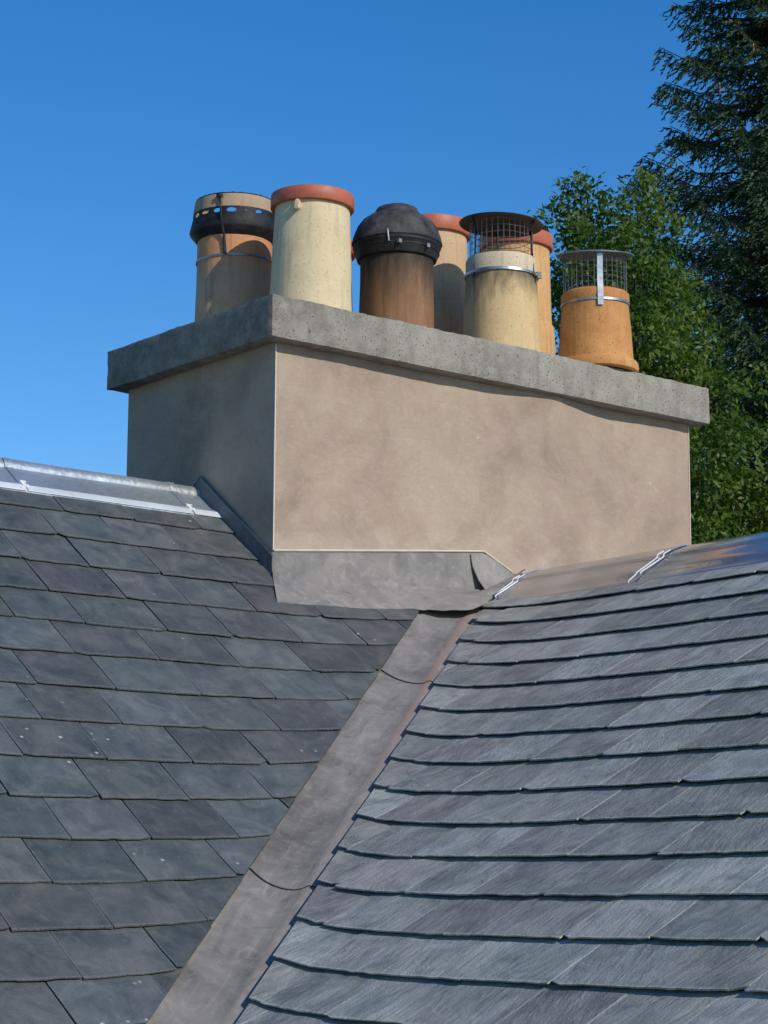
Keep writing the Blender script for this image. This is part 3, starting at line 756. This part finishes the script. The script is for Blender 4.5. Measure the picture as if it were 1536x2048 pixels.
# 1: back left, vented collar
p1 = pot('chimney_pot', (0.346, 0.78), 'buff pot at back with tan collar pierced by vent holes above a black band', (0.01, -0.01))
shaft(p1, 0.166, 0.158, 0.53, clay_mat('clay_buff_pink', (0.44, 0.28, 0.17), (0.56, 0.40, 0.25), warm=(0.30, 0.38, (0.58, 0.27, 0.12))), seed=1)
m = MB()
nseg = 72; prof = [(0.160, 0.470), (0.186, 0.500), (0.190, 0.510), (0.182, 0.545), (0.179, 0.562)]
m.lathe(prof, nseg, closed=False, wob=0.006, seed=3); m.lathe([(r-0.005, z) for r, z in prof], nseg, closed=False, wob=0.006, seed=3)
kid(m, 'black_band', MAT['soot'], p1, 40)
m = MB()   # pierced row: oval holes in a thin band
hs = 18; rg_ = random.Random(4)
for k in range(hs):
    a0 = 2*math.pi*k/hs; a1 = 2*math.pi*(k+1)/hs; z0, z1 = 0.552, 0.588; ac = (a0+a1)/2; zc_ = 0.571; da = (a1-a0)*rg_.uniform(0.24, 0.40); dz = rg_.uniform(0.007, 0.0115)
    if k % 5 == 2: da *= 0.3; dz *= 0.4
    ou = [(a1, zc_), (a1, z1), (ac, z1), (a0, z1), (a0, zc_), (a0, z0), (ac, z0), (a1, z0)]
    inn = [(ac+da*math.cos(q*math.pi/4), zc_+dz*math.sin(q*math.pi/4)) for q in range(8)]
    for rr in (0.1795, 0.1755):
        m.add([(rr*math.cos(a), rr*math.sin(a), z) for a, z in ou+inn], [(q, (q+1) % 8, 8+(q+1) % 8, 8+q) for q in range(8)])
kid(m, 'vent_grille', MAT['soot'], p1)
m = MB(); m.lathe([(0.174, 0.583), (0.179, 0.583), (0.177, 0.61), (0.171, 0.644), (0.166, 0.648), (0.162, 0.644)], 64)
kid(m, 'collar', clay_mat('clay_collar', (0.34, 0.24, 0.15), (0.44, 0.32, 0.20)), p1)
m = MB(); m.tube([((0.1665+0.002*noise.noise(Vector((k*0.9, 0, 0))))*math.cos(k*math.pi/48), (0.1665+0.002*noise.noise(Vector((k*0.7, 3, 0))))*math.sin(k*math.pi/48), 0.647+0.003*noise.noise(Vector((k*0.8, 7, 0)))) for k in range(96)], [0.004+0.0025*noise.noise(Vector((k*1.1, 1, 5))) for k in range(96)], 5, closed=True)
kid(m, 'collar_trim', MAT['soot'], p1)
m = MB(); m.tube([polar(0.184, -0.30, 0.635), polar(0.187, -0.27, 0.60), polar(0.192, -0.25, 0.55), polar(0.172, -0.2, 0.46), polar(0.167, -0.17, 0.38)], [0.006, 0.004, 0.006, 0.006, 0.007], 6)
m.box(polar(0.184, -0.3, 0.632), (0.02, 0.02, 0.014)); kid(m, 'tie_bracket', MAT['soot'], p1)
strap(p1, 0.1645, 0.385, 0.010, MAT['dull_metal'], tilt=0.03)
# 2: front left, pale with terracotta ring
p2 = pot('chimney_pot', (0.368, 0.27), 'pale cream pot with glossy terracotta ring at the front corner of the cap', (0.0, 0.012))
shaft(p2, 0.173, 0.153, 0.525, clay_mat('clay_cream', (0.61, 0.485, 0.285), (0.72, 0.595, 0.375), (0.20, 0.15, 0.09), sp=0.4), seed=2)
ring(p2, 0.1725, 0.502, 0.560, MAT['terracotta_ring'])
m = MB()
for k in range(5):
    t = k/4; m.tube([polar(0.150, -0.33, 0.478-0.012*t+0.004), polar(0.174+0.010*t, -0.33, 0.492-0.03*t)], [0.012, 0.009], 8)
kid(m, 'lug', clay_mat('clay_lug', (0.58, 0.45, 0.26), (0.66, 0.54, 0.32)), p2, 60)
# 3: brown with black domed cowl
p3 = pot('chimney_pot', (0.823, 0.27), 'brown streaked pot under a black sooty domed cowl', (0.0, 0.0))
shaft(p3, 0.158, 0.155, 0.43, clay_mat('clay_brown', (0.175, 0.09, 0.042), (0.26, 0.135, 0.062), (0.07, 0.045, 0.03), soot=(0.16, 0.37, 0.26), streak=(0.31, 0.165, 0.08)), seed=3)
m = MB(); m.lathe([(0.158, 0.365), (0.168, 0.37), (0.178, 0.40), (0.182, 0.415), (0.188, 0.425), (0.180, 0.45), (0.150, 0.45), (0.150, 0.365)], 56, wob=0.003)
kid(m, 'neck_band', MAT['soot'], p3)
m = MB(); m.lathe([(0.150, 0.446), (0.186, 0.436), (0.191, 0.441), (0.189, 0.452), (0.182, 0.475), (0.167, 0.513), (0.145, 0.543), (0.112, 0.566), (0.095, 0.574), (0.092, 0.586), (0.084, 0.600), (0.055, 0.611), (0.0005, 0.616), (0.0005, 0.45)], 56, wob=0.004, seed=4)
kid(m, 'domed_cowl', MAT['dome'], p3, 40)
strap(p3, 0.181, 0.405, 0.006, MAT['soot'], tilt=-0.02)
m = MB(); m.tube([polar(0.188, -0.2, 0.46), polar(0.193, -0.2, 0.44), polar(0.188, -0.18, 0.405)], 0.004, 6); kid(m, 'hook', MAT['dull_metal'], p3)
for da, zz in ((0.05, 0.405), (0.75, 0.40)):
    m = MB(); m.box(polar(0.187, da, zz), (0.015, 0.015, 0.016)); kid(m, 'clamp', MAT['dull_metal'], p3)
# 4: back, hidden but for its ring
p4 = pot('chimney_pot', (0.785, 0.78), 'pot in the back row showing only its terracotta ring between cream and brown pots')
shaft(p4, 0.165, 0.152, 0.53, clay_mat('clay_plain', (0.45, 0.27, 0.15), (0.55, 0.35, 0.2)), seed=5)
ring(p4, 0.172, 0.502, 0.558, MAT['terracotta_ring'])
# 5: back, tall
def tall_pot(x, h, label, mat, seed):
    o = pot('chimney_pot', (x, 0.78), label)
    ex = [(0.182, 0), (0.181, 0.30), (0.176, 0.375), (0.168, 0.385), (0.166, 0.42), (0.158, h-0.03), (0.158, h-0.02)]
    shaft(o, 0.182, 0.158, h, mat, extra=ex, seed=seed)
    ring(o, 0.175, h-0.052, h+0.016, MAT['terracotta_ring']); return o
p5 = tall_pot(1.449, 0.766, 'tall pinkish buff pot with terracotta ring rising behind the black domed cowl', clay_mat('clay_salmon', (0.52, 0.33, 0.18), (0.62, 0.42, 0.24)), 6)
p7 = tall_pot(1.966, 0.808, 'tall orange buff pot with terracotta ring behind the scorched mesh cowl', clay_mat('clay_amber', (0.58, 0.32, 0.12), (0.68, 0.40, 0.17)), 7)
# mesh cowls
def cage(parent, r, z0, z1, nv, nh, mat, wr=0.0013, skip=None, shear=0.0):
    m = MB()
    for k in range(nv):
        a = 2*math.pi*k/nv
        if skip and skip(a): continue
        m.tube([(r*math.cos(a), r*math.sin(a), z0), (r*math.cos(a), r*math.sin(a), z1)], wr, 4)
    for j in range(nh):
        z = z0+(z1-z0)*(j+0.5)/nh
        m.tube([(r*math.cos(2*math.pi*k/40), r*math.sin(2*math.pi*k/40), z+0.002*math.sin(k*0.9+j)) for k in range(40)], wr, 4, closed=True)
    if shear: m.v = [(x, y, z+shear*(x*0.628+y*0.778)*(z-z0)/(z1-z0)) for x, y, z in m.v]
    return kid(m, 'wire_mesh', mat, parent, None)
p6 = pot('chimney_pot', (1.415, 0.27), 'buff pot sooty at the shoulder with dark mesh cowl and scorched flat hood', (0.0, 0.0))
shaft(p6, 0.180, 0.155, 0.405, clay_mat('clay_buff', (0.56, 0.40, 0.19), (0.66, 0.49, 0.26), (0.14, 0.09, 0.04), soot=(0.285, 0.46, 0.26)), seed=8)
m = MB(); m.lathe([(0.150, 0.400), (0.157, 0.405), (0.157, 0.475), (0.152, 0.486), (0.135, 0.486), (0.130, 0.400)], 56, wob=0.002)
kid(m, 'rim', clay_mat('clay_rim', (0.58, 0.46, 0.30), (0.68, 0.56, 0.38), (0.05, 0.04, 0.03), sp=0.6), p6)
strap(p6, 0.162, 0.408, 0.012, MAT['galv'], tilt=-0.02)
m = MB(); m.box(polar(0.170, 1.15, 0.40), (0.022, 0.022, 0.028)); kid(m, 'strap_buckle', MAT['dull_metal'], p6)
cage(p6, 0.138, 0.482, 0.655, 34, 6, MAT['wire'], 0.0014)
m = MB(); m.lathe([(0.184, 0.648), (0.186, 0.651), (0.14, 0.665), (0.06, 0.683), (0.0005, 0.687), (0.0005, 0.682), (0.06, 0.678), (0.14, 0.659)], 56)
m.v = [(x, y, z-0.05*(x*0.778-y*0.628)) for x, y, z in m.v]
kid(m, 'hood', MAT['soot_brown'], p6, 40)
m = MB()
for da in (-0.9, 1.05, 3.2):
    m = MB(); m.tube([polar(0.158, da, 0.39), polar(0.150, da, 0.49), polar(0.145, da, 0.60), polar(0.165, da, 0.657)], 0.005, 5); kid(m, 'cowl_leg', MAT['soot'], p6)
# 8: front right, short orange
p8 = pot('chimney_pot', (1.805, 0.085), 'short orange pot with clean grey flat mesh cowl overhanging the cap edge', (0.0, 0.0))
ex = [(0.178, 0.0), (0.186, 0.006), (0.189, 0.022), (0.187, 0.040), (0.181, 0.049), (0.168, 0.051), (0.1665, 0.058), (0.157, 0.20), (0.147, 0.31), (0.149, 0.318), (0.152, 0.33), (0.151, 0.355), (0.145, 0.362)]
shaft(p8, 0.180, 0.15, 0.362, clay_mat('clay_orange', (0.46, 0.185, 0.052), (0.66, 0.345, 0.115), (0.09, 0.035, 0.015), sp=0.5), extra=ex, seed=9)
strap(p8, 0.1532, 0.309, 0.010, MAT['galv'], tilt=0.02)
cage(p8, 0.140, 0.355, 0.541, 32, 7, MAT['wire'], 0.0014, shear=0.16)
m = MB(); m.lathe([(0.172, 0.540), (0.173, 0.544), (0.12, 0.554), (0.0005, 0.562), (0.0005, 0.558), (0.12, 0.549)], 56)
m.v = [(x, y, z+0.16*(x*0.628+y*0.778)) for x, y, z in m.v]
kid(m, 'hood', MAT['hood_grey'], p8, 40)
m = MB()
ang = 0.06
q0 = [polar(0.168, ang, 0.514), polar(0.152, ang, 0.508), polar(0.148, ang, 0.44), polar(0.149, ang, 0.39), polar(0.156, ang, 0.35), polar(0.160, ang, 0.31), polar(0.160, ang, 0.275)]
tg = Vector((-math.sin(CAMDIR+ang), math.cos(CAMDIR+ang), 0))*0.0125
m.sheet([[q-tg, q+tg] for q in q0], 0.002, polar(1, ang, 0)); kid(m, 'bracket', MAT['galv'], p8)

# ------------------------------------------------------------------ ground
def ground_mat():
    t = NT('lawn'); v = t.coord('Object'); n = t.noise(v, 0.6, 6, 0.6); f = t.noise(v, 9, 4)
    c = t.ramp(n, [(0.3, (0.035, 0.06, 0.018)), (0.7, (0.07, 0.10, 0.03))])
    return t.done(c, 0.95, t.bump(f, 0.6, 0.05))
m = MB(); G = 24
m.add([((i/G-0.5)*2400, (j/G-0.5)*2400, -7.0) for i in range(G+1) for j in range(G+1)], [(i*(G+1)+j, (i+1)*(G+1)+j, (i+1)*(G+1)+j+1, i*(G+1)+j+1) for i in range(G) for j in range(G)])
tag(m.build('ground', ground_mat(), None, fix=False), kind='structure')

# ------------------------------------------------------------------ trees
def leaf_mat(name, a, b, c, trans=0.35, rough=0.5, scale=1.3):
    t = NT(name); geo = t.new('ShaderNodeNewGeometry'); v = t.coord('Object')
    n = t.noise(v, scale, 3, 0.6); r = geo.outputs['Random Per Island']
    col = t.ramp(t.math('ADD', t.math('MULTIPLY', n, 0.75), t.math('MULTIPLY', r, 0.25)), [(0.25, a), (0.5, b), (0.78, c)])
    t.L(col, t.b.inputs['Base Color']); t.b.inputs['Roughness'].default_value = rough; t.b.inputs['Specular IOR Level'].default_value = 0.3
    tr = t.new('ShaderNodeBsdfTranslucent'); t.L(t.mix(1.0, col, (1.0, 1.15, 0.5), 'MULTIPLY'), tr.inputs['Color'])
    mx = t.new('ShaderNodeMixShader'); mx.inputs[0].default_value = trans
    t.L(t.b.outputs[0], mx.inputs[1]); t.L(tr.outputs[0], mx.inputs[2])
    t.L(mx.outputs[0], t.n['Material Output'].inputs['Surface']); return t.m
MAT['leaf'] = leaf_mat('broad_leaf', (0.036, 0.085, 0.018), (0.095, 0.16, 0.028), (0.23, 0.27, 0.045), 0.40)
MAT['needle'] = leaf_mat('spruce_needle', (0.022, 0.050, 0.024), (0.048, 0.088, 0.036), (0.10, 0.135, 0.045), 0.12, 0.55, 0.8)
def bark_mat():
    t = NT('bark'); v = t.coord('Object', (1, 1, 0.25)); n = t.noise(v, 14, 5, 0.65)
    return t.done(t.ramp(n, [(0.3, (0.03, 0.024, 0.018)), (0.7, (0.085, 0.07, 0.052))]), 0.95, t.bump(n, 0.8, 0.03))
MAT['bark'] = bark_mat()
MAT['cone'] = plain('spruce_cone', (0.22, 0.13, 0.07), 0.8, 0.3, 30)

def np_mesh(name, V, Q, mat, parent):
    me = bpy.data.meshes.new(name); nv = len(V); k = Q.shape[1]; nf = len(Q)
    me.vertices.add(nv); me.vertices.foreach_set('co', V.astype(np.float32).ravel())
    me.loops.add(nf*k); me.loops.foreach_set('vertex_index', Q.astype(np.int32).ravel())
    me.polygons.add(nf); me.polygons.foreach_set('loop_start', np.arange(0, nf*k, k, dtype=np.int32))
    me.update(calc_edges=True); me.validate()
    me.materials.append(mat); o = bpy.data.objects.new(name, me); COL.objects.link(o); o.parent = parent
    return o
def unit(a): return a/np.maximum(np.linalg.norm(a, axis=-1, keepdims=True), 1e-9)

def blades(P, D, Nn, ln, wd, fold=0.0):
    """leaf blades: base P, direction D, face normal Nn; diamond of 4 verts"""
    S = unit(np.cross(D, Nn)); n = len(P)
    ln = ln[:, None]; wd = wd[:, None]; U2 = unit(np.cross(S, D))
    a = P; b = P + D*ln*0.45 + S*wd*0.5 + U2*wd*fold; c = P + D*ln; d = P + D*ln*0.45 - S*wd*0.5 + U2*wd*fold
    V = np.stack([a, b, c, d], 1).reshape(-1, 3)
    Q = np.arange(n*4).reshape(n, 4); return V, Q

def broadleaf(base, label, clumps, leaves, seed, size=0.062, mat='leaf'):
    rng = np.random.default_rng(seed)
    root = empty('broadleaf_tree', base); tag(root, label, 'tree')
    m = MB(); bz = Vector(base); top = max(c[2] for c in clumps)-bz.z; ax = sum(c[0] for c in clumps)/len(clumps)-bz.x; ay = sum(c[1] for c in clumps)/len(clumps)-bz.y
    tp = [Vector((ax*t*t, ay*t*t, top*0.92*t)) + Vector((0.12*math.sin(t*5), 0.1*math.cos(t*4)-0.1, 0)) for t in (0, 0.15, 0.3, 0.45, 0.6, 0.75, 0.88, 1.0)]
    m.tube(tp, [0.22, 0.19, 0.165, 0.14, 0.11, 0.075, 0.045, 0.02], 9)
    for (cx, cy, cz, cr) in clumps[::2]:
        e = Vector((cx, cy, cz))-bz; i = min(6, max(1, int((e.z-0.9)/top/0.14))); a = tp[i]
        mid = (a+e)*0.5 + Vector((0, 0, -0.12)); m.tube([a, mid, e], [0.035, 0.022, 0.008], 5)
    kid(m, 'trunk', MAT['bark'], root, 60)
    Vs, Qs = [], []; off = 0
    for (cx, cy, cz, cr) in clumps:
        n = int(leaves*(cr/0.35)**2); c = np.array([cx-base[0], cy-base[1], cz-base[2]])
        # sprays of leaflets along short twigs
        nt = max(6, n//9); dirs = unit(rng.normal(size=(nt, 3))+np.array([0, -0.15, 0.25])); rad = cr*rng.uniform(0.25, 1.0, nt)**0.6
        tw = c + dirs*rad[:, None]*np.array([1, 1, 0.8])
        k = np.repeat(np.arange(nt), 9); td = dirs[k]
        P = tw[k] + rng.normal(size=(len(k), 3))*0.055
        D = unit(td*0.7 + rng.normal(size=(len(k), 3))*0.75 + np.array([0, 0, -0.35]))
        Nn = unit(rng.normal(size=(len(k), 3))*0.5 + np.array([0, 0, 0.7]) + td*0.8)
        V, Q = blades(P, D, Nn, size*rng.uniform(0.65, 1.3, len(k)), size*0.5*rng.uniform(0.7, 1.2, len(k)), 0.12)
        Vs.append(V); Qs.append(Q+off); off += len(V)
    np_mesh('crown', np.concatenate(Vs), np.concatenate(Qs), MAT[mat], root)
    return root

def spruce(base, h, rmax, label, seed, dens=1.0):
    rng = np.random.default_rng(seed); root = empty('spruce_tree', base); tag(root, label, 'tree')
    m = MB(); m.tube([(0, 0, 0), (0, 0, h*0.4), (0, 0, h*0.8), (0, 0, h)], [0.3, 0.2, 0.07, 0.01], 10)
    TP, TD, TL = [], [], []; cones = MB()
    z = h*0.18
    while z < h*0.985:
        f = 1-z/h; L0 = rmax*min(1.0, 1.5*f**0.85); nb = 11
        a0 = rng.uniform(0, 6.28)
        for b in range(nb):
            L = L0*rng.uniform(0.82, 1.16); a = a0 + 2*math.pi*b/nb + rng.uniform(-0.25, 0.25)
            d = np.array([math.cos(a), math.sin(a), 0]); zz = z + rng.uniform(-0.15, 0.15)
            rise = 0.28*f**0.2; droop = rng.uniform(0.2, 0.42)
            ts = np.linspace(0, 1, 9)
            pts = np.array([d*L*t + np.array([0, 0, zz + L*(0.10*t - droop*t*t*0.9 + 0.32*t**4)]) for t in ts])
            m.tube([Vector(q) for q in pts[::2]], [0.03*f+0.012, 0.02*f+0.009, 0.012, 0.008, 0.004], 4)
            side = np.array([-d[1], d[0], 0])
            ns = int(max(6, L/0.062)*dens)
            for i in range(ns):
                t = 0.12+0.88*(i+rng.uniform(0, 1))/ns; p = np.array([np.interp(t, ts, pts[:, k]) for k in range(3)])
                for s in (-1, 1):
                    bl = (0.13+0.22*L/2.5*(1-abs(t-0.5)*1.1))*rng.uniform(0.6, 1.2)
                    bd = unit(d*rng.uniform(0.35, 0.8) + side*s*rng.uniform(0.4, 1.0) + np.array([0, 0, rng.uniform(-0.75, -0.05)]))
                    TP.append(p); TD.append(bd); TL.append(bl)
            TP.append(pts[-2]); TD.append(unit(pts[-1]-pts[-2])); TL.append(0.22)
            if f < 0.5 and rng.random() < 0.12:
                q = Vector(pts[-3]); cones.tube([q, q+Vector((0, 0, -0.05)), q+Vector((0, 0, -0.11))], [0.012, 0.020, 0.006], 6)
        z += (0.22+0.08*f)
    kid(m, 'trunk', MAT['bark'], root, 60)
    kid(cones, 'cones', MAT['cone'], root, 60)['kind'] = 'stuff'
    TP = np.array(TP); TD = np.array(TD); TL = np.array(TL); n = len(TP)
    # needle brushes along every twig: narrow blades leaning forward
    K = 14; k = np.repeat(np.arange(n), K); tt = np.tile(np.linspace(0.02, 0.95, K), n)
    P = TP[k] + TD[k]*(TL[k]*tt)[:, None] + np.array([0, 0, -0.25])*((TL[k]*tt**2))[:, None]
    D = unit(TD[k] + rng.normal(size=(n*K, 3))*0.30 + np.array([0, 0, -0.12])); Nn = unit(rng.normal(size=(n*K, 3))+np.array([0, 0, 0.6]))
    V, Q = blades(P, D, Nn, rng.uniform(0.05, 0.085, n*K), rng.uniform(0.016, 0.026, n*K), 0.1)
    np_mesh('crown', V, Q, MAT['needle'], root); print('spruce', n*K)
    return root

def at(u, v, t):
    d = _F + _R*((u-768)/FPX) - _U*((v-1024)/FPX); return CAM + d*t
rng = random.Random(21)
# broadleaf crown: named boughs, each a bough of its own size
bough = [(1160, 400, 22, .26), (1170, 372, 22.1, .16), (1120, 450, 21.8, .28), (1205, 450, 22.2, .34), (1290, 395, 22.6, .28), (1275, 430, 22.3, .3), (1250, 500, 21.6, .38), (1150, 500, 22, .34), (1180, 560, 21.6, .36), (1320, 470, 22.8, .3),
 (1290, 560, 21.4, .36), (1330, 620, 21.6, .34), (1240, 640, 21.2, .36), (1290, 690, 21.0, .38), (1345, 740, 21.2, .36), (1270, 770, 21.0, .36), (1400, 700, 21.5, .30), (1330, 560, 22.5, .36), (1420, 900, 20.8, .40), (1470, 880, 21.0, .32), (1390, 980, 20.8, .32), (1440, 780, 21.3, .30),
 (1400, 1060, 21, .35), (1330, 860, 21.2, .4), (1250, 880, 21.2, .4), (1480, 1000, 21.6, .32), (1180, 680, 21.8, .4), (1150, 800, 22, .45), (1200, 950, 21.8, .45), (1300, 1000, 21.4, .45), (1080, 900, 22.4, .45), (1520, 760, 22.0, .26)]
cl = []
for (u, v, t, r) in bough:
    q = at(u, v, t); cl.append((q.x, q.y, q.z, r*0.92))
    for k in range(1):
        dd = rng.uniform(0.6, 1.3); cl.append((q.x+0.63*dd+rng.uniform(-.2, .3), q.y+0.78*dd, q.z+rng.uniform(-.5, .0), r*0.9))
cen = at(1330, 1000, 22.2)
for k in range(70):   # the rest of the crown, lower and behind
    a = rng.uniform(0, 6.28); rr = 2.1*math.sqrt(rng.random()); zz = rng.uniform(-3.6, 0.2)
    cl.append((cen.x+rr*math.cos(a), cen.y+0.8+rr*math.sin(a), cen.z+zz, rng.uniform(.35, .5)))
broadleaf((cen.x+0.2, cen.y+0.9, -7.0), 'leafy green broadleaf tree growing behind the chimney, lighter than the spruces', cl, 520, 3, 0.078)
q = at(1625, 600, 26.5); spruce((q.x, q.y, -7.0), 21.0, 2.85, 'tall dark spruce with drooping branches and small brown cones beside the broadleaf tree', 5, 1.0)
q = at(1560, 900, 31.0); spruce((q.x+1.2, q.y+0.6, -7.0), 17.0, 3.2, 'shorter dark spruce standing close behind the tall spruce', 6, 0.8)
